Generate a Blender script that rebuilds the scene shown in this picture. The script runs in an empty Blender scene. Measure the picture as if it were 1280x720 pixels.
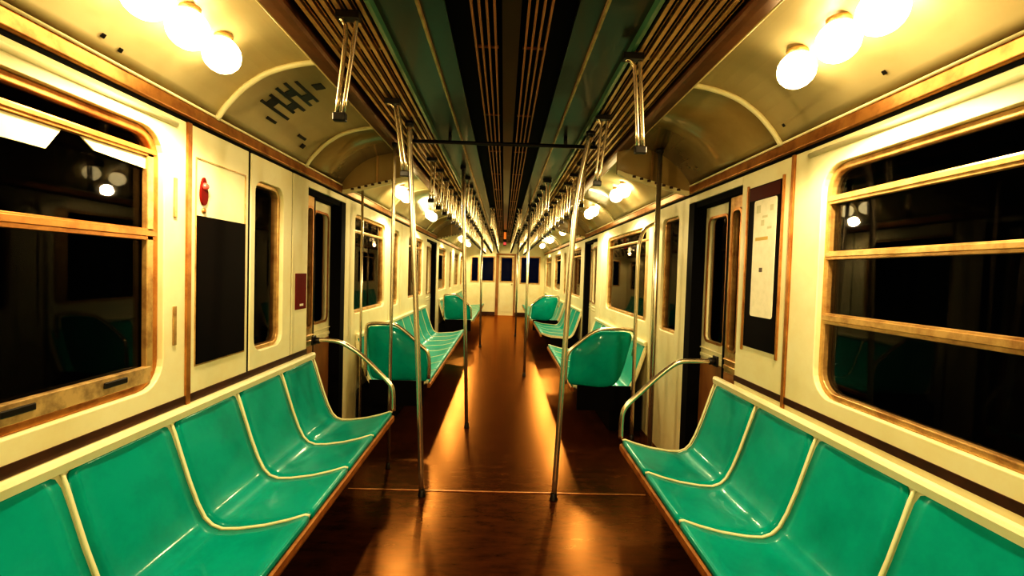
import bpy, bmesh, math, random
from mathutils import Vector, Matrix
random.seed(7)
S = bpy.context.scene
COL = S.collection
PI = math.pi

# ------------------------------------------------------------------ materials
def mat(name, color, rough=.5, metal=0., spec=.5, coat=0., coat_rough=.05, mottle=None, emit=None, scale=6., bump=0.):
    m = bpy.data.materials.new(name); m.use_nodes = True
    nt = m.node_tree; b = nt.nodes['Principled BSDF']
    b.inputs['Base Color'].default_value = (*color, 1)
    b.inputs['Roughness'].default_value = rough
    b.inputs['Metallic'].default_value = metal
    b.inputs['Specular IOR Level'].default_value = spec
    b.inputs['Coat Weight'].default_value = coat
    b.inputs['Coat Roughness'].default_value = coat_rough
    if emit:
        b.inputs['Emission Color'].default_value = (*emit[0], 1)
        b.inputs['Emission Strength'].default_value = emit[1]
    if mottle:
        tc = nt.nodes.new('ShaderNodeTexCoord')
        n = nt.nodes.new('ShaderNodeTexNoise'); n.inputs['Scale'].default_value = scale
        n.inputs['Detail'].default_value = 6; n.inputs['Roughness'].default_value = .65
        r = nt.nodes.new('ShaderNodeValToRGB')
        r.color_ramp.elements[0].position = .30; r.color_ramp.elements[0].color = (*mottle, 1)
        r.color_ramp.elements[1].position = .58; r.color_ramp.elements[1].color = (*color, 1)
        nt.links.new(tc.outputs['Object'], n.inputs['Vector'])
        nt.links.new(n.outputs['Fac'], r.inputs['Fac'])
        nt.links.new(r.outputs['Color'], b.inputs['Base Color'])
        if bump:
            bp = nt.nodes.new('ShaderNodeBump'); bp.inputs['Strength'].default_value = bump
            bp.inputs['Distance'].default_value = .01
            nt.links.new(n.outputs['Fac'], bp.inputs['Height'])
            nt.links.new(bp.outputs['Normal'], b.inputs['Normal'])
    return m

CREAM = mat('cream_paint', (.87,.815,.53), .42, mottle=(.81,.72,.42), scale=3.2)
CREAM2 = mat('cream_enamel', (.80,.66,.38), .22, coat=.6, mottle=(.74,.58,.31), scale=1.2)
TAN = mat('tan_bay_shade_enamel', (.42,.31,.13), .22, coat=.6, mottle=(.34,.24,.09), scale=1.6)  # brown bay panels; on the right vault, shade away from lamps painted in
COPPER = mat('copper_trim', (.55,.27,.085), .38, metal=.65, mottle=(.30,.11,.03), scale=9)
BRASS = mat('brass_frame', (.66,.44,.19), .34, metal=.55, mottle=(.36,.19,.07), scale=12)
RUSTY = mat('scuffed_sill', (.62,.44,.20), .45, metal=.3, mottle=(.10,.05,.02), scale=8)
SLAT = mat('bronze_slat', (.72,.46,.20), .32, metal=.5, mottle=(.50,.27,.10), scale=5)
SLATD = mat('dark_bronze_slat', (.55,.26,.11), .4, metal=.5)
CHROME = mat('steel_tube', (.74,.66,.50), .27, metal=.9)
STEELL = mat('pale_steel', (.78,.68,.50), .22, metal=.9)
BLACK = mat('black_metal', (.010,.007,.005), .4)
MATTB = mat('matt_black', (.004,.003,.002), .8, spec=.15)
DBROWN = mat('dark_brown_trim', (.075,.028,.012), .4, mottle=(.03,.012,.005), scale=5)
BROWN = mat('brown_door_skin', (.36,.17,.055), .35, mottle=(.22,.09,.03), scale=3)
GREEN = mat('green_fibreglass', (.0,.355,.30), .36, spec=.10, coat=.22, coat_rough=.10, mottle=(.0,.265,.225), scale=3.0)
OLIVE = mat('olive_ceiling_panel', (.052,.042,.022), .30, coat=.2, mottle=(.028,.034,.018), scale=1.6)
GREENM = mat('rail_green_reflection', (.07,.19,.10), .3, coat=.3)  # seat reflection put into the rail's colour as a green tint
RAILB = mat('brown_rail_enamel', (.20,.085,.03), .32, metal=.3, mottle=(.10,.04,.014), scale=4)
HEAD = mat('brown_red_header', (.085,.016,.008), .5, spec=.1)
RED = mat('dark_red_sign', (.15,.008,.006), .5, spec=.08)
REDL = mat('red_lens', (.55,.10,.09), .15, coat=.5)
PAPER = mat('map_paper', (.92,.86,.68), .6, mottle=(.82,.78,.60), scale=22)
YEL = mat('ochre_print', (.62,.43,.12), .6)
POSTER = mat('black_poster', (.003,.002,.002), .6, spec=.08, mottle=(.007,.003,.002), scale=2)
WHITEP = mat('white_print', (.8,.75,.62), .5)

def bulb_mat():
    m = bpy.data.materials.new('lit_bulb_glass'); m.use_nodes = True
    nt = m.node_tree; nt.nodes.clear()
    e = nt.nodes.new('ShaderNodeEmission'); o = nt.nodes.new('ShaderNodeOutputMaterial')
    e.inputs['Color'].default_value = (1., .80, .42, 1); e.inputs['Strength'].default_value = 9.5
    nt.links.new(e.outputs[0], o.inputs[0]); return m
BULB = bulb_mat()

def glass_mat():
    m = bpy.data.materials.new('dark_window_glass'); m.use_nodes = True
    nt = m.node_tree; nt.nodes.clear()
    t = nt.nodes.new('ShaderNodeBsdfTransparent'); t.inputs[0].default_value = (.8,.85,.9,1)
    g = nt.nodes.new('ShaderNodeBsdfGlossy'); g.inputs['Roughness'].default_value = .02
    g.inputs['Color'].default_value = (1,.9,.8,1)
    f = nt.nodes.new('ShaderNodeFresnel'); f.inputs['IOR'].default_value = 1.15
    mx = nt.nodes.new('ShaderNodeMixShader'); o = nt.nodes.new('ShaderNodeOutputMaterial')
    nt.links.new(f.outputs[0], mx.inputs[0]); nt.links.new(t.outputs[0], mx.inputs[1])
    nt.links.new(g.outputs[0], mx.inputs[2]); nt.links.new(mx.outputs[0], o.inputs[0]); return m
GLASS = glass_mat()

def floor_mat():
    m = bpy.data.materials.new('worn_brown_lino'); m.use_nodes = True
    nt = m.node_tree; nt.nodes.clear(); N = nt.nodes.new; L = nt.links.new
    tc = N('ShaderNodeTexCoord'); mp = N('ShaderNodeMapping'); mp.inputs['Scale'].default_value = (2.0,6.0,1)
    n = N('ShaderNodeTexNoise'); n.inputs['Scale'].default_value = 3; n.inputs['Detail'].default_value = 9; n.inputs['Roughness'].default_value = .7
    r = N('ShaderNodeValToRGB')
    r.color_ramp.elements[0].position = .3; r.color_ramp.elements[0].color = (.022,.007,.003,1)
    r.color_ramp.elements[1].position = .75; r.color_ramp.elements[1].color = (.075,.022,.007,1)
    rr = N('ShaderNodeMapRange'); rr.inputs['To Min'].default_value = .19; rr.inputs['To Max'].default_value = .31
    bp = N('ShaderNodeBump'); bp.inputs['Strength'].default_value = .035; bp.inputs['Distance'].default_value = .01
    df = N('ShaderNodeBsdfDiffuse'); gl = N('ShaderNodeBsdfGlossy'); gl.inputs['Color'].default_value = (1.,.50,.17,1)
    fr = N('ShaderNodeFresnel'); fr.inputs['IOR'].default_value = 1.42
    mx = N('ShaderNodeMixShader'); o = N('ShaderNodeOutputMaterial')
    L(tc.outputs['Object'], mp.inputs['Vector']); L(mp.outputs[0], n.inputs['Vector'])
    L(n.outputs['Fac'], r.inputs['Fac']); L(r.outputs[0], df.inputs['Color'])
    L(n.outputs['Fac'], rr.inputs['Value']); L(rr.outputs[0], gl.inputs['Roughness'])
    L(n.outputs['Fac'], bp.inputs['Height'])
    for q in (df,gl,fr): L(bp.outputs[0], q.inputs['Normal'])
    L(fr.outputs[0], mx.inputs[0]); L(df.outputs[0], mx.inputs[1]); L(gl.outputs[0], mx.inputs[2]); L(mx.outputs[0], o.inputs[0])
    return m
FLOORM = floor_mat()

# ------------------------------------------------------------------ mesh helpers
class MB:
    def __init__(s): s.bm = bmesh.new()
    def box(s, a, b, mi=0):
        x0,x1 = sorted((a[0],b[0])); y0,y1 = sorted((a[1],b[1])); z0,z1 = sorted((a[2],b[2]))
        v = [s.bm.verts.new(p) for p in ((x0,y0,z0),(x1,y0,z0),(x1,y1,z0),(x0,y1,z0),(x0,y0,z1),(x1,y0,z1),(x1,y1,z1),(x0,y1,z1))]
        for f in ((0,3,2,1),(4,5,6,7),(0,1,5,4),(1,2,6,5),(2,3,7,6),(3,0,4,7)):
            s.bm.faces.new([v[i] for i in f]).material_index = mi
        return s
    def tube(s, pts, r, seg=12, cap=True, mi=0):
        pts = [Vector(p) for p in pts]; rings = []
        up = None
        for i, p in enumerate(pts):
            t = ((pts[min(i+1,len(pts)-1)]-p).normalized() + (p-pts[max(i-1,0)]).normalized())
            t.normalize()
            if up is None:
                up = Vector((0,0,1)) if abs(t.z) < .9 else Vector((0,1,0))
            sd = t.cross(up).normalized(); up = sd.cross(t).normalized()
            rr = r[i] if isinstance(r,(list,tuple)) else r
            rings.append([s.bm.verts.new(p + (sd*math.cos(a)+up*math.sin(a))*rr) for a in [2*PI*k/seg for k in range(seg)]])
        for A,B in zip(rings, rings[1:]):
            for k in range(seg):
                f = s.bm.faces.new((A[k],A[(k+1)%seg],B[(k+1)%seg],B[k])); f.smooth = True; f.material_index = mi
        if cap:
            for R_ in (rings[0], rings[-1]):
                s.bm.faces.new(R_).material_index = mi
        return s
    def lathe(s, c, prof, seg=20, mi=0):   # prof: (radius, z) about vertical axis through c
        c = Vector(c); rings = []
        for (r,z) in prof:
            if r < 1e-6: rings.append([s.bm.verts.new(c+Vector((0,0,z)))])
            else: rings.append([s.bm.verts.new(c+Vector((r*math.cos(2*PI*k/seg), r*math.sin(2*PI*k/seg), z))) for k in range(seg)])
        for A,B in zip(rings, rings[1:]):
            for k in range(seg):
                q = [A[k%len(A)], A[(k+1)%len(A)], B[(k+1)%len(B)], B[k%len(B)]]
                q = list(dict.fromkeys(q))
                if len(q) >= 3:
                    f = s.bm.faces.new(q); f.smooth = True; f.material_index = mi
        return s
    def sweep(s, prof, y0, y1, mi=0, closed=True, smooth=False):   # prof (x,z) polygon swept along y
        A = [s.bm.verts.new((x,y0,z)) for x,z in prof]; B = [s.bm.verts.new((x,y1,z)) for x,z in prof]
        n = len(prof)
        for k in range(n if closed else n-1):
            f = s.bm.faces.new((A[k],A[(k+1)%n],B[(k+1)%n],B[k])); f.material_index = mi; f.smooth = smooth
        if closed:
            for R_ in (A,B): s.bm.faces.new(R_).material_index = mi
        return s
    def plate(s, outer, holes, axis, a, b, mi=0):
        """flat plate with holes; 2D loops -> (h,v); axis 'x' (h=y,v=z) or 'y' (h=x,v=z) ; from a to b along axis"""
        def P(h,v,w): return (w,h,v) if axis=='x' else (h,w,v)
        bm = bmesh.new(); ed = []
        for lp in [outer]+holes:
            vs = [bm.verts.new(P(h,v,a)) for h,v in lp]
            ed += [bm.edges.new((vs[k],vs[(k+1)%len(vs)])) for k in range(len(vs))]
        bmesh.ops.triangle_fill(bm, use_beauty=True, use_dissolve=False, edges=ed)
        g = bmesh.ops.extrude_face_region(bm, geom=bm.faces[:]+bm.edges[:])
        d = Vector(P(0,0,b-a)) if axis=='x' else Vector((0,b-a,0))
        if axis=='x': d = Vector((b-a,0,0))
        # keep original faces as the other side
        bmesh.ops.translate(bm, verts=[e for e in g['geom'] if isinstance(e,bmesh.types.BMVert)], vec=d)
        if len(bm.faces) and not any(abs((f.calc_center_median()-Vector(P(f.calc_center_median()[1 if axis=='x' else 0],f.calc_center_median()[2],a))).length)<1e-7 for f in bm.faces):
            pass
        me = bpy.data.meshes.new('tmp'); bm.to_mesh(me); bm.free()
        k0 = len(s.bm.faces); s.bm.from_mesh(me); bpy.data.meshes.remove(me)
        s.bm.faces.ensure_lookup_table()
        for f in s.bm.faces[k0:]: f.material_index = mi
        return s
    def build(s, name, m, parent=None, bevel=0.):
        bmesh.ops.recalc_face_normals(s.bm, faces=s.bm.faces[:])
        me = bpy.data.meshes.new(name); s.bm.to_mesh(me); s.bm.free()
        for mm in (m if isinstance(m,(list,tuple)) else [m]): me.materials.append(mm)
        o = bpy.data.objects.new(name, me); COL.objects.link(o)
        if parent: put(o, parent)
        if bevel:
            b = o.modifiers.new('bevel','BEVEL'); b.width = bevel; b.segments = 2; b.limit_method = 'ANGLE'
        return o
def put(o, parent):
    o.parent = parent
    p = parent; off = Vector((0,0,0))
    while p: off += p.location; p = p.parent
    if o.type == 'MESH': o.data.transform(Matrix.Translation(-off))      # geometry is written in world metres
    return o
def thing(name, label, cat, loc=(0,0,0), group=None):
    o = bpy.data.objects.new(name, None); COL.objects.link(o); o.location = loc; o.empty_display_size = .05
    o['label'] = label; o['category'] = cat
    if group: o['group'] = group
    return o
def tag(o, label, cat, group=None):
    o['label'] = label; o['category'] = cat
    if group: o['group'] = group
    return o
def origin(o, loc):
    o.data.transform(Matrix.Translation(-Vector(loc))); o.location = loc; return o
def struct(o, label=None, cat=None):
    o['kind'] = 'structure'
    if label: o['label'] = label; o['category'] = cat
    return o
def copy_tree(root):
    r = root.copy(); COL.objects.link(r)
    def rec(src, dst):
        for ch in src.children:
            c = ch.copy(); COL.objects.link(c); c.parent = dst; rec(ch, c)
    rec(root, r); return r
def rrect(h0, h1, v0, v1, r, n=6):
    pts = []
    for (cx,cy,a0) in ((h1-r,v1-r,0),(h0+r,v1-r,90),(h0+r,v0+r,180),(h1-r,v0+r,270)):
        for k in range(n+1):
            a = math.radians(a0+90*k/n); pts.append((cx+r*math.cos(a), cy+r*math.sin(a)))
    return pts
def rect(h0,h1,v0,v1): return [(h1,v1),(h0,v1),(h0,v0),(h1,v0)]
def smooth_path(pts, n=6):
    """rounds a polyline with Catmull-Rom"""
    P = [Vector(p) for p in pts]; P = [2*P[0]-P[1]]+P+[2*P[-1]-P[-2]]; out = []
    for i in range(1, len(P)-2):
        for k in range(n):
            t = k/n; a,b,c,d = P[i-1:i+3]
            out.append(.5*((2*b)+(c-a)*t+(2*a-5*b+4*c-d)*t*t+(3*b-a-3*c+d)*t**3))
    out.append(P[-2]); return out

# ------------------------------------------------------------------ dimensions
Y0, Y1 = -2.0, 16.0          # car interior, along y
W = 1.34                      # inner wall face
ZT = 2.035                    # wall top
VAULT = [(1.345,2.118),(1.318,2.160),(1.290,2.196),(1.234,2.256),(1.180,2.298),(1.126,2.332),(1.065,2.357),(1.010,2.373),(.95,2.386),(.898,2.393),(.80,2.400)]
ZC = 2.40

# ------------------------------------------------------------------ floor
fl = MB().box((-1.5,Y0,-.04),(1.5,Y1+.1,0)).build('floor', FLOORM); struct(fl)
seam = MB().box((-.98,3.110,0),(.98,3.122,.004)).build('trim_1', COPPER); struct(seam, 'thin metal joint strip across the brown floor', 'floor strip')
for s,n in ((-1,'left'),(1,'right')):
    o = MB().box((s*1.335,Y0,.002),(s*1.32,2.7 if s>0 else 3.25,.12)).build('baseboard_'+n, DBROWN); struct(o)

# ------------------------------------------------------------------ walls
# per side: solid pieces (y0,y1) with optional opening (y0,y1,z0,z1,r)
DOORS = {-1:[(3.30,4.06),(8.32,9.5)], 1:[(2.72,3.50),(6.95,8.02)]}
PIECES = {
 -1:[(Y0,2.045,(-.75,1.915,.955,1.955,.11)),(2.07,2.535,None),(2.56,3.05,(2.605,2.935,.975,1.905,.075)),(3.062,3.30,None),
     (4.06,5.60,(4.33,5.42,1.03,1.93,.07)),(5.62,6.28,(5.80,6.15,1.0,1.92,.07)),(6.30,8.32,(6.75,7.95,1.03,1.93,.07)),
     (9.5,11.5,(9.85,11.1,1.03,1.93,.07)),(11.52,12.6,(11.8,12.3,1.0,1.92,.07)),(12.62,14.4,(12.9,14.1,1.03,1.93,.07)),(14.42,Y1,(14.7,15.6,1.0,1.92,.07))],
  1:[(Y0,2.225,(-.75,2.03,.965,1.935,.11)),(2.245,2.72,None),
     (3.50,4.30,(3.70,4.08,1.0,1.93,.05)),(4.32,6.60,(4.46,6.25,1.02,1.925,.07)),(6.62,6.95,None),
     (8.02,10.2,(8.4,9.8,1.03,1.93,.07)),(10.22,11.0,(10.4,10.8,1.0,1.92,.07)),(11.02,13.2,(11.4,12.8,1.03,1.93,.07)),(13.22,Y1,(13.6,15.4,1.03,1.93,.07))]}
WT = .07
for s,n in ((-1,'left'),(1,'right')):
    m = MB()
    for (a,b,h) in PIECES[s]:
        if h:
            y0,y1,z0,z1,r = h
            m.plate(rect(a,b,0.,ZT), [rrect(y0,y1,z0,z1,r)], 'x', s*W, s*(W+WT))
        else: m.box((s*W,a,0),(s*(W+WT),b,ZT))
    for (a,b) in DOORS[s]:      # head above the doorway
        m.box((s*W,a,1.985),(s*(W+.14),b,ZT))
    # dark backing seen in the joints between panels
    ow = m.build('wall_'+n, CREAM, bevel=.004); struct(ow)

# vertical trims in the joints, the dark strip over the benches, the stripe under the cornice
tn = [1]
def trim(m, mt, label=None, cat='trim', **k):
    tn[0] += 1
    return struct(m.build('trim_%d'%tn[0], mt, **k), label, cat if label else None)
for (s,y,mt,w) in ((-1,2.057,COPPER,.026),(-1,2.547,MATTB,.024),(-1,3.056,MATTB,.012),(-1,5.61,DBROWN,.02),(-1,6.29,DBROWN,.02),(-1,11.51,DBROWN,.02),(-1,12.61,DBROWN,.02),(-1,14.41,DBROWN,.02),
                   (1,2.235,COPPER,.02),(1,4.31,DBROWN,.02),(1,6.61,DBROWN,.02),(1,10.21,DBROWN,.02),(1,11.01,DBROWN,.02),(1,13.21,DBROWN,.02)):
    t = 0.008 if mt is COPPER else -.006
    trim(MB().box((s*(W-t),y-w/2,.846),(s*(W+.06),y+w/2,ZT)), mt)
for s in (-1,1):
    a = 3.30 if s<0 else 2.72
    trim(MB().box((s*(W-.004),Y0,.848 if s<0 else .868),(s*(W+.0005),a,.884 if s<0 else .9)), DBROWN)
    # gilt stripe and dark slot above the windows, sloping cornice below the vault
    trim(MB().box((s*(W-.002),Y0,ZT),(s*(W+.06),Y1,ZT+.014)), MATTB)
    m = MB().sweep([(s*W,ZT+.014),(s*(W-.012),ZT+.022),(s*(W-.006),2.104),(s*(W+.004),2.118),(s*(W+.06),2.118),(s*(W+.06),ZT+.014)], Y0, Y1)
    trim(m, COPPER, bevel=.003)
    trim(MB().tube([(s*1.336,Y0,2.116),(s*1.336,Y1,2.116)], .006, 8), CREAM)
# raised bead above the big near windows
for s,yb in ((-1,1.98),(1,2.12)):
    trim(MB().tube([(s*(W-.001),Y0,2.005),(s*(W-.001),yb,2.005)], .012, 10), CREAM)

# ------------------------------------------------------------------ windows
wn = [0]
def window(s, h, bars=(), frame=BRASS, extra=None, fw=.028):
    y0,y1,z0,z1,r = h; wn[0] += 1
    x0, x1 = s*(W+.022), s*(W+.062)
    fr = MB().plate(rrect(y0+.0005,y1-.0005,z0+.0005,z1-.0005,r), [rrect(y0+fw,y1-fw,z0+fw,z1-fw,max(.02,r-fw))], 'x', x0, x1)
    root = fr.build('window_%d'%wn[0], frame, bevel=.004); root['kind'] = 'structure'
    g = MB().plate(rrect(y0+fw-.004,y1-fw+.004,z0+fw-.004,z1-fw+.004,max(.02,r-fw)), [], 'x', s*(W+.044), s*(W+.048))
    g.build('pane', GLASS, root)
    for (z,t) in bars:
        b = MB().box((s*(W+.020),y0+fw*.6,z-t/2),(s*(W+.043),y1-fw*.6,z+t/2))
        b.box((s*(W+.014),y0+fw*.6,z-t*.18),(s*(W+.020),y1-fw*.6,z+t*.34))
        b.build('bar', frame, root, bevel=.002)
    if extra: extra(root)
    return root
def left_extra(root):
    s = -1
    sill = MB().box((s*(W+.016),-.72,.983),(s*(W+.043),1.872,1.045)).build('sill_plate', RUSTY, root, bevel=.003)
    for y in (1.36,1.70):
        MB().box((s*(W+.009),y-.05,1.008),(s*(W+.016),y+.05,1.03)).build('catch', BLACK, root, bevel=.004)
    for (ya,yb,za,zb) in ((1.12,1.51,1.775,1.845),(1.58,1.865,1.80,1.845)):  # pair of cream trapezoid plates below the top bar
        MB().plate([(ya,zb),(ya+.02,za),(yb-.05 if yb<1.6 else yb,za),(yb,zb)] if yb<1.6 else [(ya,zb),(ya+.05,za+.012),(yb,za),(yb,zb)], [], 'x', s*(W+.030), s*(W+.036)).build('cream_plate', CREAM, root)
    MB().box((s*(W+.020),1.855,1.02),(s*(W+.043),1.887,1.86)).build('side_stile', BRASS, root, bevel=.003)
    for z in (1.63,1.11):
        MB().box((s*(W-.006),1.965,z),(s*(W-.001),1.985,z+.16)).build('hinge', BRASS, root, bevel=.002)
window(-1, PIECES[-1][0][2], ((1.862,.030),(1.553,.045)), COPPER, left_extra, .03)
window(-1, PIECES[-1][2][2], (), BRASS, None, .024)
window(1, PIECES[1][0][2], ((1.792,.036),(1.56,.036),(1.295,.046)), BRASS, None, .026)
window(1, PIECES[1][2][2], (), BRASS, None, .022)
window(1, PIECES[1][3][2], ((1.80,.025),), BRASS, lambda r: MB().box((W+.020,4.50,1.05),(W+.043,4.62,1.9)).build('side_stile', BRASS, r), .03)
for s in (-1,1):
    for i,(a,b,h) in enumerate(PIECES[s]):
        if h and not (s<0 and i in (0,2)) and not (s>0 and i in (0,2,3)):
            window(s, h, ((1.78,.025),) if h[1]-h[0] > .8 else ())

# ------------------------------------------------------------------ side doors (two leaves with a dark seam)
dn = [0]
def side_door(s, a, b, split, seam_w, lower):
    W = 1.34
    dn[0] += 1
    x0, x1 = s*(W+.085), s*(W+.125)
    post = MB().box((s*(W-.002),b-.10,0),(s*(W+.13),b-.001,1.984))         # far dark jamb, seam post, near jamb
    post.box((s*(W+.05),split-seam_w/2,0),(s*(W+.13),split+seam_w/2,1.984))
    post.box((s*(W+.02),a+.001,0),(s*(W+.13),a+.012,1.984))
    post.box((s*(W+.01),a+.012,1.9445),(s*(W+.13),b-.1,1.984))
    root = post.build('door_%d'%dn[0], MATTB); root['kind'] = 'structure'
    for (y0,y1,dx) in ((a+.012,split-seam_w/2-.001,-.055),(split+seam_w/2,b-.10,0)):
        W = 1.34+dx; x0, x1 = s*(W+.085), s*(W+.125)
        w = y1-y0; mg = min(.065,w*.22)
        lf = MB().plate(rect(y0,y1,.02,1.944), [rrect(y0+mg,y1-mg,1.02,1.86,min(.045,w*.2))], 'x', x0, x1)
        lf.box((s*(W+.075),y0+.01,.90),(s*(W+.085),y1-.01,.925)).box((s*(W+.072),y0+.01,.955),(s*(W+.085),y1-.01,.965))
        leaf = lf.build('door_leaf', BRASS if w<.25 else CREAM, root, bevel=.004)
        MB().plate(rrect(y0+mg-.003,y1-mg+.003,1.017,1.863,min(.045,w*.2)), [], 'x', s*(W+.102), s*(W+.106)).build('pane', GLASS, leaf)
        fr = MB().plate(rrect(y0+mg-.012,y1-mg+.012,1.008,1.872,min(.055,w*.24)), [rrect(y0+mg+.004,y1-mg-.004,1.024,1.856,min(.04,w*.17))], 'x', s*(W+.078), s*(W+.0848))
        fr.build('window_frame', COPPER, leaf)
        MB().box((s*(W+.080),y0+.012,.03),(s*(W+.0848),y1-.012,.88)).build('kick_panel', lower, leaf)
    return root
side_door(-1, 3.30, 4.06, 3.515, .07, BROWN)
side_door(1, 2.72, 3.50, 2.955, .07, BROWN)
side_door(-1, 8.32, 9.5, 8.9, .05, CREAM)
side_door(1, 6.95, 8.02, 7.45, .05, CREAM)

# ------------------------------------------------------------------ ceiling
m = MB()
secs = {-1:[(Y0,3.28,0),(3.28,3.95,1),(3.95,8.3,0),(8.3,9.5,1),(9.5,Y1,0)], 1:[(Y0,2.36,0),(2.36,3.52,1),(3.52,6.95,0),(6.95,8.0,1),(8.0,Y1,0)]}
for s in (-1,1):
    for (a,b,mi) in secs[s]:
        m.sweep([(s*x,z) for x,z in VAULT]+[(s*x,z+.012) for x,z in reversed(VAULT)], a, b, mi, True, True)
# flat middle: dark troughs for the grilles and olive panels
xs = [(-.80,-.50,2,2.425),(-.50,-.335,3,2.40),(-.335,-.24,3,2.405),(-.24,.24,2,2.43),(.24,.335,3,2.405),(.335,.50,3,2.40),(.50,.80,2,2.425)]
for (a,b,mi,z) in xs: m.box((a,Y0,z),(b,Y1,z+.03), mi)
ce = m.build('ceiling', [CREAM2, TAN, MATTB, OLIVE]); struct(ce)
for e in ce.data.polygons: pass
# light lines beside the olive panels
for x in (-.335,.335): trim(MB().box((x-.005,Y0,2.385),(x+.005,Y1,2.404)), BRASS)
for x in (-.5,.5): trim(MB().box((x-.008,Y0,2.365),(x+.008,Y1,2.424)), GREENM)
for x in (-1,1):
    trim(MB().sweep([(x*.792,2.362),(x*.80,2.350),(x*.825,2.350),(x*.83,2.362),(x*.88,2.366),(x*.885,2.40),(x*.792,2.424)], Y0, Y1), RAILB)
    trim(MB().tube([(x*.888,Y0,2.372),(x*.888,Y1,2.372)], .006, 8), CREAM2)
# vault ribs
def rib(s, y, r=.013, mt=CREAM):
    trim(MB().tube(smooth_path([(s*(x-.006),y,z-.008) for x,z in VAULT],3), r, 10), mt)
rib(-1,2.25); rib(-1,3.24); rib(1,2.35)
for y in (5.6,8.2,11.2,13.6): rib(-1,y,.01); rib(1,y+.3 if y!=8.2 else 8.1,.01)
# dropped bulkheads behind the door bays
def bulkhead(s, y):
    loop = [(s*x,z) for x,z in VAULT]+[(s*.80,2.19),(s*.86,2.165),(s*1.29,2.055),(s*1.338,2.05)]
    trim(MB().plate(loop, [], 'y', y, y+.03), TAN)
    st = MB()
    st.sweep([(s*1.325,2.045),(s*1.29,2.045),(s*.86,2.155),(s*.80,2.18),(s*.80,2.212),(s*.86,2.19),(s*1.29,2.08),(s*1.325,2.075)], y-.03, y-.001)
    trim(st, CREAM, bevel=.003)
    sl = MB()
    for k in range(7):
        t = (k+.5)/7; x = 1.27-.38*t; z = 2.05+(1.29-x)*.256+.016
        sl.box((s*(x-.012),y-.034,z-.004),(s*(x+.012),y-.0305,z+.012))
    trim(sl, DBROWN)
    trim(MB().box((s*1.045,y-.012,2.13),(s*1.06,y-.001,2.36)), BRASS)
bulkhead(-1,3.95); bulkhead(1,3.50); bulkhead(-1,9.47); bulkhead(1,7.98)

# lengthwise slatted grilles
def grille(name, x0, x1, n, mt, label, w, z0, z1, thin=True):
    g = MB()
    for k in range(n):
        x = x0+(x1-x0)*(k+.5)/n
        g.box((x-w/2,Y0+.01,z0),(x+w/2,Y1-.01,z1))
        if thin: g.box((x+w*.5+.0115,Y0+.01,z0+.002),(x+w*.5+.0145,Y1-.01,z0+.008))
    for k in range(20):
        g.box((min(x0,x1)+.004,Y0+.5+k*.9,z1),(max(x0,x1)-.004,Y0+.52+k*.9,2.4255))
    return tag(g.build(name, mt, bevel=.0015), label, 'grille')
grille('ceiling_grille', -.772, -.515, 6, SLAT, 'bronze slatted ceiling grille running along the left vault', .017, 2.374, 2.394)
grille('ceiling_grille', .515, .772, 6, SLAT, 'bronze slatted ceiling grille running along the right vault', .017, 2.374, 2.394)
grille('ceiling_grille', -.158, -.048, 4, SLATD, 'dark narrow slatted grille just left of the ceiling centre line', .009, 2.39, 2.418, False)
grille('ceiling_grille', .048, .158, 4, SLATD, 'dark narrow slatted grille just right of the ceiling centre line', .009, 2.39, 2.418, False)
trim(MB().box((-.035,Y0,2.40),(.035,Y1,2.43)), OLIVE)

# ------------------------------------------------------------------ end walls
def end_wall():
    holes = [rrect(-1.08,-.86,1.12,1.92,.02), rrect(-.735,-.345,1.14,1.93,.02), rrect(-.10,.275,1.14,1.93,.02), rrect(.56,1.17,1.1,1.96,.02)]
    m = MB().plate(rect(-1.41,1.41,0,2.45), holes, 'y', Y1, Y1+.06)
    struct(m.build('wall_back', CREAM))
    for (a,b,c,d) in ((-1.08,-.86,1.12,1.92),(-.735,-.345,1.14,1.93),(-.10,.275,1.14,1.93),(.56,1.17,1.1,1.96)):
        wn[0] += 1
        r = MB().plate(rect(a-.03,b+.03,c-.03,d+.03), [rect(a+.01,b-.01,c+.01,d-.01)], 'y', Y1-.02, Y1-.0005).build('window_%d'%wn[0], BRASS)
        r['kind'] = 'structure'
        MB().box((a+.011,Y1-.012,c+.011),(b-.011,Y1-.008,d-.011)).build('pane', GLASS, r)
    dn[0] += 1
    d = MB().box((-.27,Y1-.035,0),(-.175,Y1-.0005,2.06)).box((.335,Y1-.035,0),(.39,Y1-.0005,2.06)).box((-.175,Y1-.035,2.0),(.335,Y1-.0005,2.06)).build('door_%d'%dn[0], BROWN, bevel=.004)
    d['kind'] = 'structure'
    MB().box((-.12,Y1-.012,.12),(.29,Y1-.0005,1.02)).build('door_panel', CREAM, d, bevel=.004)
    MB().box((.25,Y1-.05,1.03),(.29,Y1-.0125,1.07)).build('door_handle', CHROME, d, bevel=.004)
    trim(MB().box((-1.33,Y1-.02,.002),(-.275,Y1-.0005,.11)), DBROWN)
    trim(MB().box((.395,Y1-.02,.002),(1.33,Y1-.0005,.11)), DBROWN)
end_wall()
struct(MB().plate(rect(-1.41,1.41,0,2.45), [], 'y', Y0-.06, Y0).build('wall_front', CREAM))
# tunnel walls outside the side windows
for s,n in ((-1,'left'),(1,'right')):
    struct(MB().box((s*2.3,Y0-3,-1.0),(s*2.4,Y1+3,4.0)).build('wall_tunnel_'+n, MATTB))

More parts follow.
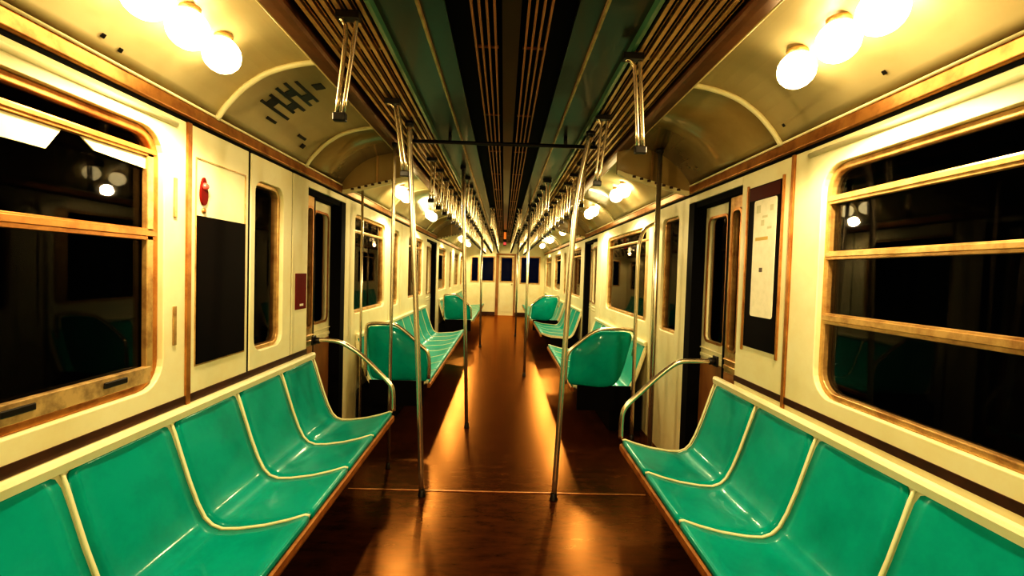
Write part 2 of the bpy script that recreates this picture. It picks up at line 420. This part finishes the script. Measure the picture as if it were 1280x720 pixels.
# ------------------------------------------------------------------ benches
def seat_profile(front):
    return [(front+.004,.395),(front,.418),(front+.006,.431),(front+.022,.434),(front+.09,.412),(front+.185,.388),(1.05,.372),(1.115,.370),
            (1.155,.385),(1.185,.415),(1.215,.475),(1.250,.570),(1.285,.680),(1.308,.755),(1.319,.785),(1.326,.800)]
def off_prof(prof, d):
    out = []
    for i,p in enumerate(prof):
        a = prof[max(i-1,0)]; b = prof[min(i+1,len(prof)-1)]
        tx,tz = b[0]-a[0], b[1]-a[1]; l = math.hypot(tx,tz) or 1
        out.append((p[0]-tz/l*d, p[1]+tx/l*d))
    return out
def seat_shell(s, front, y0, y1):
    prof = seat_profile(front); n = 10; bm = MB(); g = .010
    NP = len(prof); rows = []
    back = off_prof(prof, -.008)
    for side,PR in ((0,prof),(1,back)):
        R_ = []
        for i,(x,z) in enumerate(PR):
            inset = 0.
            k = NP-1-i
            if k < 3: inset = (.042,.014,.003)[k]
            if i == 0: inset = .01
            row = []
            for j in range(n+1):
                t = j/n; y = y0+g+inset+(y1-y0-2*g-2*inset)*t
                e = min(t,1-t)*(y1-y0)
                dish = -.010*math.sin(PI*t)**.8 + (.006*max(0,1-e/.03))*-1
                if side: dish = min(dish,0)-.001
                tx,tz = 0,0
                a = prof[max(i-1,0)]; b = prof[min(i+1,NP-1)]; tx,tz = b[0]-a[0],b[1]-a[1]; l = math.hypot(tx,tz)
                w = 1. if 3 < i < NP-2 else .4
                row.append(bm.bm.verts.new((s*(x-tz/l*dish*w), y, z+tx/l*dish*w+.006)))
            R_.append(row)
        rows.append(R_)
    F,B = rows
    def q(*v):
        f = bm.bm.faces.new(v); f.smooth = True
    for i in range(NP-1):
        for j in range(n):
            q(F[i][j],F[i][j+1],F[i+1][j+1],F[i+1][j]); q(B[i][j],B[i+1][j],B[i+1][j+1],B[i][j+1])
        q(F[i][0],F[i+1][0],B[i+1][0],B[i][0]); q(F[i][n],B[i][n],B[i+1][n],F[i+1][n])
    for j in range(n):
        q(F[0][j],B[0][j],B[0][j+1],F[0][j+1]); q(F[-1][j],F[-1][j+1],B[-1][j+1],B[-1][j])
    return bm
def end_panel(s, y, loop):
    """glossy moulded end panel: domed towards the doorway"""
    bm = MB(); cx = sum(p[0] for p in loop)/len(loop); cz = sum(p[1] for p in loop)/len(loop)
    rings = []
    for t,d in ((1,.0),(1,-.014),(.96,-.024),(.85,-.034),(.65,-.046),(.4,-.054),(.15,-.058)):
        rings.append([bm.bm.verts.new((s*(cx+(px-cx)*t), y+d, cz+(pz-cz)*t)) for px,pz in loop])
    n = len(loop)
    for A,B in zip(rings,rings[1:]):
        for k in range(n):
            f = bm.bm.faces.new((A[k],A[(k+1)%n],B[(k+1)%n],B[k])); f.smooth = True
    bm.bm.faces.new(rings[0]); f = bm.bm.faces.new(rings[-1]); f.smooth = True
    return bm
def round_loop(pts, n=4):
    P = [Vector((a,0,b)) for a,b in pts]; out = []; N = len(P)
    for i in range(N):
        a,b,c,d = P[i-1],P[i],P[(i+1)%N],P[(i+2)%N]
        for k in range(n):
            t = k/n; v = .5*((2*b)+(c-a)*t+(2*a-5*b+4*c-d)*t*t+(3*b-a-3*c+d)*t**3); out.append((v.x,v.z))
    return out
PITCH = .48
def bench(s, ya, n, label, front, arm=None, panel=None, arm_y=None, armr=.016):
    yb = ya+n*PITCH; e = .012
    root = thing('bench_seat_row', label, 'bench', (s*1.1,(ya+yb)/2,0))
    prof = seat_profile(front)
    under = off_prof(prof,-.012); low = off_prof(prof,-.030)
    under = [(x,z+.004) for x,z in under]
    m = MB().sweep([(s*x,z) for x,z in under]+[(s*1.3365,.812),(s*1.3365,.780)]+[(s*min(x,1.3365),z) for x,z in reversed(low)], ya-e, yb+e)
    m.build('frame', CREAM, root)
    MB().sweep([(s*1.314,.802),(s*1.310,.830),(s*1.316,.843),(s*1.3365,.845),(s*1.3365,.802)], ya-e, yb+e).build('top_ledge', CREAM, root)
    MB().sweep([(s*(front-.006),.366),(s*(front-.010),.380),(s*(front-.008),.404),(s*(front+.003),.410),(s*(front+.02),.402),(s*(front+.02),.366)], ya-e, yb+e).build('front_rail', COPPER, root)
    MB().box((s*1.02,ya+.02,.004),(s*1.318,yb-.02,.335)).build('base', MATTB, root)
    for k in range(n):
        seat_shell(s, front, ya+k*PITCH, ya+(k+1)*PITCH).build('seat', GREEN, root)
    pp = off_prof(prof, .001)[2:]
    for k in range(1,n):
        MB().tube([(s*x,ya+k*PITCH,z) for x,z in pp], .0065 if not front < .7 else .0035, 6).build('piping', CREAM, root)
    for y in (ya-e+.003,yb+e-.003):
        MB().tube([(s*x,y,z) for x,z in pp], .006, 6).build('edge_piping', CREAM, root)
    if arm:
        MB().tube(smooth_path([(s*x,arm_y+dy,z) for x,dy,z in arm],5), armr, 12).build('armrest', STEELL, root)
        ar = [o for o in root.children if o.name.startswith('armrest')][0]
        if arm[0][0] > 1.3:
            MB().box((s*1.339,arm_y-.032,arm[0][2]-.032),(s*1.326,arm_y+.032,arm[0][2]+.032)).tube([(s*1.326,arm_y,arm[0][2]),(s*1.29,arm_y,arm[0][2])],.022,12).build('wall_bracket', BLACK, ar, bevel=.003)
    if panel:
        end_panel(s, ya-.03, round_loop(panel)).build('end_panel', GREEN, root)
        MB().box((s*(front+.05),ya-.03,.20),(s*1.20,ya-.014,.43)).build('end_bracket', MATTB, root)
    return root
ARM_L = [(1.338,0,.925),(1.25,0,.930),(1.15,0,.918),(1.07,0,.878),(.99,0,.825),(.88,0,.722),(.80,0,.64),(.772,0,.60),(.762,0,.54),(.760,0,.435)]
ARM_R = [(1.338,0,.935),(1.22,0,.932),(1.13,0,.928),(1.07,0,.905),(.98,0,.832),(.88,0,.735),(.80,0,.655),(.767,0,.60),(.760,0,.53),(.760,0,.435)]
bench(-1, 3.38-7*PITCH, 7, 'long green seat row in the left foreground under the near window', .757, ARM_L, None, 3.41)
bench(1, 2.92-6*PITCH, 6, 'long green seat row in the right foreground under the three-bar window', .757, ARM_R, None, 2.95)
PAN_L = [(1.19,.50),(1.21,.72),(1.215,.90),(1.15,.925),(1.0,.925),(.88,.87),(.77,.775),(.70,.71),(.675,.60),(.675,.45),(.75,.44),(.95,.435),(1.12,.44)]
ARM2_L = [(1.225,0,.47),(1.228,0,.70),(1.228,0,.90),(1.19,0,.945),(1.05,0,.952),(.96,0,.940),(.84,0,.855),(.74,0,.765),(.675,0,.705),(.655,0,.62),(.655,0,.46)]
PAN_R = [(1.06,.47),(1.12,.60),(1.165,.78),(1.185,.90),(1.13,.935),(1.0,.935),(.89,.93),(.79,.875),(.70,.81),(.64,.73),(.625,.60),(.62,.46),(.72,.435),(.95,.42)]
ARM2_R = [(1.20,0,.72),(1.215,0,.86),(1.20,0,.945),(1.12,0,.962),(1.0,0,.960),(.89,0,.950),(.80,0,.905),(.70,0,.825),(.62,0,.745),(.595,0,.66),(.590,0,.45)]
F2 = .655
bench(-1, 4.40, 8, 'green seat row beyond the left doorway with squared moulded end panel', F2, ARM2_L, PAN_L, 4.345)
bench(1, 4.40, 5, 'green seat row beyond the right doorway with rounded moulded end panel', F2, ARM2_R, PAN_R, 4.345)
bench(1, 8.15, 4, 'short green seat row on the right just past the second doorway', F2)
bench(-1, 10.0, 11, 'farthest green seat row on the left, running to the end wall', .61, ARM2_L, PAN_L, 9.94)
ARM3_R = ARM2_R[:-1]+[(.56,0,.3),(.55,0,.005)]
bench(1, 10.45, 10, 'farthest green seat row on the right, running to the end wall', .61, ARM3_R, PAN_R, 10.39)

# ------------------------------------------------------------------ grab poles
def pole(pts, r, label, flange=True, mt=CHROME, group=None, sm=False, cap=True):
    base = pts[0]
    root = thing('grab_pole', label, 'grab pole', base, group)
    MB().tube(smooth_path(pts,5) if sm else pts, r, 14).build('tube', mt, root)
    if flange: MB().lathe(base, [(0,.0005),(r*1.55,.0005),(r*1.5,.006),(r*1.2,.016),(r*1.18,.04),(r*1.02,.042)], 18).build('floor_flange', BLACK, root)
    if cap:
        t = Vector(pts[-1]); MB().lathe((t.x,t.y,t.z-.03), [(r*1.02,0),(r*1.6,.004),(r*1.6,.029),(0,.029)], 16).build('ceiling_cap', BLACK, root)
    return root
pole([(-.485,3.04,0),(-.525,3.04,.8),(-.60,3.04,2.0),(-.618,3.04,2.37)], .0175, 'steel grab pole standing left of the aisle at the floor joint', sm=True)
pole([(.361,3.03,0),(.39,3.03,.7),(.428,3.03,1.66),(.455,3.03,2.0),(.517,3.03,2.345)], .0175, 'steel grab pole standing right of the aisle at the floor joint, bending at its top', sm=True)
pole([(-.305,4.42,0),(-.345,4.42,1.0),(-.39,4.42,2.1),(-.40,4.42,2.398)], .0165, 'slim steel grab pole left of the aisle beyond the first pair')
pole([(.324,6.7,0),(.328,6.7,1.2),(.335,6.7,2.40)], .018, 'steel grab pole right of the aisle at the far rounded armrest')
pole([(.30,10.9,0),(.31,10.9,2.40)], .02, 'distant steel grab pole right of the aisle before the end wall')
pole([(-.42,9.2,0),(-.44,9.2,2.40)], .02, 'distant steel grab pole left of the aisle near the far seat row')
pole([(-.800,3.455,0),(-.800,3.455,1.2),(-.803,3.455,2.19),(-.803,3.455,2.344)], .012, 'thin steel pole at the aisle end of the left foreground armrest')
pole([(-1.245,4.262,0),(-1.255,4.262,1.0),(-1.262,4.262,2.20)], .011, 'thin steel pole by the wall at the squared green end panel', cap=False)
pole([(1.085,3.40,0),(1.082,3.40,1.2),(1.075,3.40,2.352)], .0175, 'steel grab pole with black top beside the right doorway')
pole([(1.175,4.20,0),(1.172,4.20,1.0),(1.172,4.20,1.62),(1.185,4.20,1.76),(1.225,4.20,1.86),(1.30,4.20,1.91),(1.338,4.20,1.92)], .0165, 'bent steel handrail curving into the wall beside the far right window', sm=True, cap=False)

# cross bar under the ceiling
r_ = thing('ceiling_rail', 'dark cross rail under the ceiling between the two slatted grilles', 'rail', (0,3.36,2.34))
MB().tube([(-.66,3.36,2.335),(.62,3.36,2.335)], .013, 10).build('tube', BLACK, r_)
for x in (-.64,-.40,.40,.60):
    MB().tube([(x,3.36,2.335),(x,3.36,2.372 if abs(x)>.5 else 2.399)], .012, 8).build('hanger', BLACK, r_)

# ------------------------------------------------------------------ hanging hand-holds
def handhold(loc, top, L, lean, label, group=None, mt=STEELL):
    x,y = loc; z = top
    root = thing('hanging_handhold', label, 'handhold', (x,y,z), group)
    MB().box((x-.042,y-.02,z-.026),(x+.042,y+.02,z)).box((x-.02,y-.012,z),(x+.02,y+.012,z+.003)).build('clamp', BLACK, root, bevel=.006)
    a,b = lean
    MB().tube(smooth_path([(x-.028,y,z-.022),(x-.012+a*.2,y,z-.035),(x-.002+a*.3,y,z-.09),(x-.011+a,y,z-L+.02)],5), .0085, 10).build('arm', mt, root)
    MB().tube(smooth_path([(x+.028,y,z-.022),(x+.026+a*.2,y,z-.10),(x+.011+a,y,z-L+.02)],5), .0085, 10).build('arm', mt, root)
    MB().box((x+a-.024,y-.013,z-L-.006),(x+a+.024,y+.013,z-L+.024)).build('foot_cap', BLACK, root, bevel=.004)
    return root
handhold((-.590,1.78), 2.372, .385, (-.025,0), 'nearest hanging metal handhold under the left grille')
handhold((.505,2.0), 2.363, .40, (.045,0), 'nearest hanging metal handhold under the right grille')
handhold((-.635,2.66), 2.372, .41, (.075,0), 'second hanging metal handhold under the left grille, by the left aisle pole')
handhold((.545,2.80), 2.372, .40, (-.02,0), 'second hanging metal handhold under the right grille, by the right aisle pole')
proto = handhold((-.62,4.0), 2.372, .36, (0,0), 'small hanging metal handhold in the distant row, set close for glitter, under the left grille', 'distant handholds left')
for sx,gl in ((-1,'left'),(1,'right')):  # dense far rows imitate ceiling glitter; inner and central ones added for it
    for x,z,ys,st,lab,grp in ((.62,2.372,4.0,.44,'small hanging metal handhold in the distant row, set close for glitter, under the %s grille','distant handholds '),
                              (.41,2.397,4.9,.47,'small distant handhold shape added for glitter, inner row just %s of the ceiling panels','distant inner glitter handholds '),
                              (.205,2.427,7.2,.55,'tiny distant handhold shape added for glitter, row nearest the ceiling centre, %s side','distant central glitter handholds ')):
        y = ys
        while y < 15.6:
            if not (sx<0 and x==.62 and y<4.01) and not (x<.6 and abs(y-9.2)<.08):
                o = copy_tree(proto); o.location = (sx*x, y, z); o['label'] = lab%gl; o['group'] = grp+gl
            y += st

# ------------------------------------------------------------------ lamps
def lamp(s, y, label, group=None, x=1.12, src=None):
    zc = 2.262
    if src:
        o = copy_tree(src); o.location = (s*x, y, zc); o['label'] = label
        if group: o['group'] = group
        return o
    root = thing('ceiling_lamp', label, 'lamp', (s*x,y,zc), group)
    r = .069; n = 10
    MB().lathe((s*x,y,zc), [(r*math.sin(PI*k/n), -r*math.cos(PI*k/n)) for k in range(n+1)], 18).build('bulb', BULB, root)
    MB().lathe((s*x,y,zc), [(.030,.060),(.038,.063),(.040,.077),(0,.077)], 16).build('socket', BRASS, root)
    return root
words = {-1:('nearest','middle','farthest'),1:('nearest','middle','farthest')}
L0 = None
for s,ys,sd in ((-1,(1.52,1.72,1.92),'left'),(1,(1.44,1.63,1.86),'right')):
    for y,w in zip(ys,words[s]):
        o = lamp(s, y, '%s round glowing bulb of the three on the %s foreground vault'%(w,sd), 'foreground %s bulbs'%sd, 1.125 if s<0 else 1.105, L0)
        if L0 is None: L0 = o
for s,sd,groups in ((-1,'left',(5.3,7.3,10.3,12.6,14.8)),(1,'right',(4.75,6.3,9.2,11.8,14.3))):
    for i,gy in enumerate(groups):
        for j in (-1,1):
            w = ('of the second lamp group','of the third lamp group','of the fourth lamp group','of the fifth lamp group','of the sixth lamp group')[i]
            lamp(s, gy+.15*j, '%s glowing bulb %s along the %s vault'%('nearer' if j<0 else 'farther', w, sd), 'vault bulbs '+sd, 1.12, L0)

def fill_spot(s, y, power, x=1.10):  # spots added below bulb groups to brighten walls and seats, sparing the vault
    L = bpy.data.lights.new('bulb_fill_light','SPOT'); L.energy = power; L.color = (1.,.79,.45)
    L.spot_size = math.radians(168); L.spot_blend = .25; L.shadow_soft_size = .05
    o = bpy.data.objects.new('bulb_fill_light', L); COL.objects.link(o); o.location = (s*x, y, 2.262-.135)
    o.rotation_euler = (0, s*math.radians(22), 0)
for s,ys in ((-1,(-1.4,1.72,5.3,7.3,10.3,12.6,14.8)),(1,(-1.4,1.63,4.75,6.3,9.2,11.8,14.3))):
    for y in ys: fill_spot(s, y, 56)

# ------------------------------------------------------------------ wall fittings
# left black advertising panel and its outline, red lamp, red sign
s = -1
def ad_left():
    root = thing('advertising_panel', 'tall black poster panel on the left wall between near window and narrow window', 'poster', (-W,2.305,1.0))
    MB().box((s*(W+.002),2.112,1.005),(s*(W-.007),2.495,1.655)).build('poster', POSTER, root)
    fr = MB().plate(rect(2.104,2.503,.997,1.905), [rect(2.109,2.498,1.002,1.900)], 'x', s*(W-.0005), s*(W-.004))
    fr.build('outline_bead', BRASS, root)
    return root
ad_left()
def red_lamp():
    y,z = 2.155,1.765
    root = thing('emergency_lamp', 'small red teardrop lamp on the cream panel above the black poster', 'lamp', (-W,y,z))
    lp = [(y+.026*math.sin(a)*(1-.25*math.cos(a)), z+.062*math.cos(a)) for a in [2*PI*k/20 for k in range(20)]]
    MB().plate(lp, [], 'x', s*(W-.0005), s*(W-.010)).build('backplate', RED, root, bevel=.003)
    b = MB().lathe((0,0,0), [(.017,0),(.015,.008),(.009,.014),(0,.016)], 14)
    o = b.build('lens', REDL); o.data.transform(Matrix.Translation((-(W-.010),y,z+.022)) @ Matrix.Rotation(PI/2,4,'Y')); put(o, root)
    b = MB().lathe((0,0,0), [(.012,0),(.012,.006),(.006,.010),(0,.011)], 12)
    o = b.build('push_button', COPPER); o.data.transform(Matrix.Translation((-(W-.0005),y+.004,z-.085)) @ Matrix.Rotation(PI/2,4,'Y')); put(o, root)
red_lamp()
sg = thing('warning_sign', 'dark red upright sign on the cream strip beside the left doorway', 'sign', (-W,3.19,1.16))
MB().box((s*(W-.0005),3.11,1.165),(s*(W-.005),3.272,1.40)).build('plate', RED, sg); plate_ = sg.children[0]
MB().box((s*(W-.005),3.17,1.185),(s*(W-.0065),3.225,1.20)).build('print_mark', WHITEP, plate_)
for (y,z,h) in ((3.18,.975,.03),(3.16,.92,.03)):
    pass
# right map panel
s = 1
mp = thing('map_panel', 'tall map sheet in a black panel on the right wall by the doorway', 'map', (W,2.46,1.05))
MB().box((W+.002,2.325,1.085),(W-.006,2.625,1.945)).build('backing', POSTER, mp)
MB().box((W-.006,2.33,1.872),(W-.0075,2.62,1.94)).build('header', HEAD, mp)
MB().plate(rrect(2.352,2.565,1.255,1.868,.015), [], 'x', W-.006, W-.008).build('sheet', PAPER, mp); sheet = [o for o in mp.children if o.name.startswith('sheet')][0]
MB().box((W-.008,2.42,1.655),(W-.0086,2.54,1.672)).build('line_print', YEL, sheet)
MB().box((W-.008,2.46,1.49),(W-.0086,2.49,1.512)).build('mark_print', DBROWN, sheet)
for i,(y,z,w,h) in enumerate(((2.38,1.80,.03,.03),(2.43,1.77,.05,.012),(2.50,1.80,.04,.04),(2.46,1.73,.03,.03),(2.39,1.71,.04,.012))):
    MB().box((W-.008,y,z),(W-.0084,y+w,z+h)).build('diagram_print', mat('pale_print_%d'%i,(.66,.62,.42),.6), sheet)
MB().box((W-.0005,2.30,1.06),(W-.009,2.312,1.96)).box((W-.0005,2.638,1.06),(W-.009,2.65,1.96)).build('side_moulding', COPPER, mp)

# vent slots and hatch pieces on the left vault before the door
def vault_at(x):
    for (a,b) in zip(VAULT, VAULT[1:]):
        if b[0] <= x <= a[0]:
            t = (a[0]-x)/(a[0]-b[0]); z = a[1]+(b[1]-a[1])*t; ang = math.atan2(b[1]-a[1], a[0]-b[0]); return z, ang
def on_vault(m, s, x, y0, y1, w, t=.004):
    z,a = vault_at(x); c,sn = math.cos(a), math.sin(a)
    def P(u,v): # u along the profile (towards the aisle and up), v away from it into the room
        return (s*(x-u*c-v*sn), z+u*sn-v*c)
    m.sweep([P(-w/2,.001),P(w/2,.001),P(w/2,t),P(-w/2,t)], y0, y1)
v = MB()
for x,y0,y1 in ((1.265,2.56,2.66),(1.225,2.42,2.72),(1.185,2.43,2.70),(1.145,2.41,2.74),(1.10,2.40,2.72),(1.055,2.42,2.70)):
    on_vault(v, -1, x, y0, y1, .016)
for x,y0 in ((1.205,2.46),(1.165,2.60),(1.12,2.48),(1.08,2.58)): on_vault(v, -1, x, y0, y0+.07, .05)
tag(v.build('vent_slots', BLACK), 'dark slotted vent in the left vault just past the first rib', 'vent')
v = MB(); on_vault(v,-1,.985,2.49,2.56,.05,.006)
tag(v.build('ceiling_latch', BLACK, bevel=.002), 'small black square latch right of the vault vent slots', 'latch')
v = MB(); on_vault(v,-1,1.255,2.92,3.02,.018,.008)
tag(v.build('ceiling_latch', BLACK, bevel=.002), 'small dark bar latch low on the left vault before the doorway', 'latch')
v = MB(); on_vault(v,-1,1.285,3.03,3.075,.03,.008)
tag(v.build('ceiling_latch', BLACK, bevel=.002), 'small dark round latch low on the left vault at the second rib', 'latch')
for (s,x,y,lab) in ((-1,1.31,1.58,'dark screw head low on the left vault, nearer of two'),(-1,1.318,1.66,'dark screw head low on the left vault, farther of two'),
                    (1,1.30,1.66,'dark screw head low on the right vault under the bulbs'),(1,1.30,2.26,'dark screw head low on the right vault beside the rib'),(1,.90,2.12,'dark screw head high on the right vault near the grille')):
    v = MB(); on_vault(v,s,x,y,y+.016,.016,.005); tag(v.build('screw_head', BLACK, bevel=.002), lab, 'screw')

# tiny signal lamps hanging at the far end of the ceiling
sl = thing('signal_lamp', 'small orange and red signal lamp hanging at the far end of the ceiling', 'lamp', (0,11.0,2.40))
MB().box((-.034,11.0,2.05),(.034,11.05,2.431)).build('housing', BLACK, sl)
MB().box((-.03,10.99,2.2),(.03,11.0,2.36)).build('orange_lens', mat('orange_lens',(.5,.15,.02),.3,emit=((1,.3,.05),.5)), sl)
MB().box((-.03,10.99,2.07),(.03,11.0,2.13)).build('red_lens', mat('pink_lens',(.5,.05,.05),.3,emit=((1,.15,.15),.5)), sl)

# ------------------------------------------------------------------ world, camera
w = bpy.data.worlds.new('night'); S.world = w; w.use_nodes = True
w.node_tree.nodes['Background'].inputs[0].default_value = (.0015,.004,.016,1)
w.node_tree.nodes['Background'].inputs[1].default_value = 1.
f = 600.; VP = (630,340); roll = math.radians(1.7)
d = Vector(((VP[0]-640)/f, -(VP[1]-360)/f, -1)).normalized()
u = Vector((math.sin(roll), math.cos(roll), 0)); u = (u-d*u.dot(d)).normalized()
r = d.cross(u)
cam = bpy.data.cameras.new('camera'); co = bpy.data.objects.new('camera', cam); COL.objects.link(co)
cam.sensor_width = 36; cam.lens = 36*f/1280; cam.clip_start = .02
co.matrix_world = Matrix.Translation((0,0,1.45)) @ Matrix((r,d,u)).to_4x4()
S.camera = co
S.view_settings.view_transform = 'Standard'
S.view_settings.look = 'High Contrast'
S.view_settings.exposure = 0.
S.cycles.use_denoising = True
S.cycles.max_bounces = 8
S.cycles.sample_clamp_indirect = 6
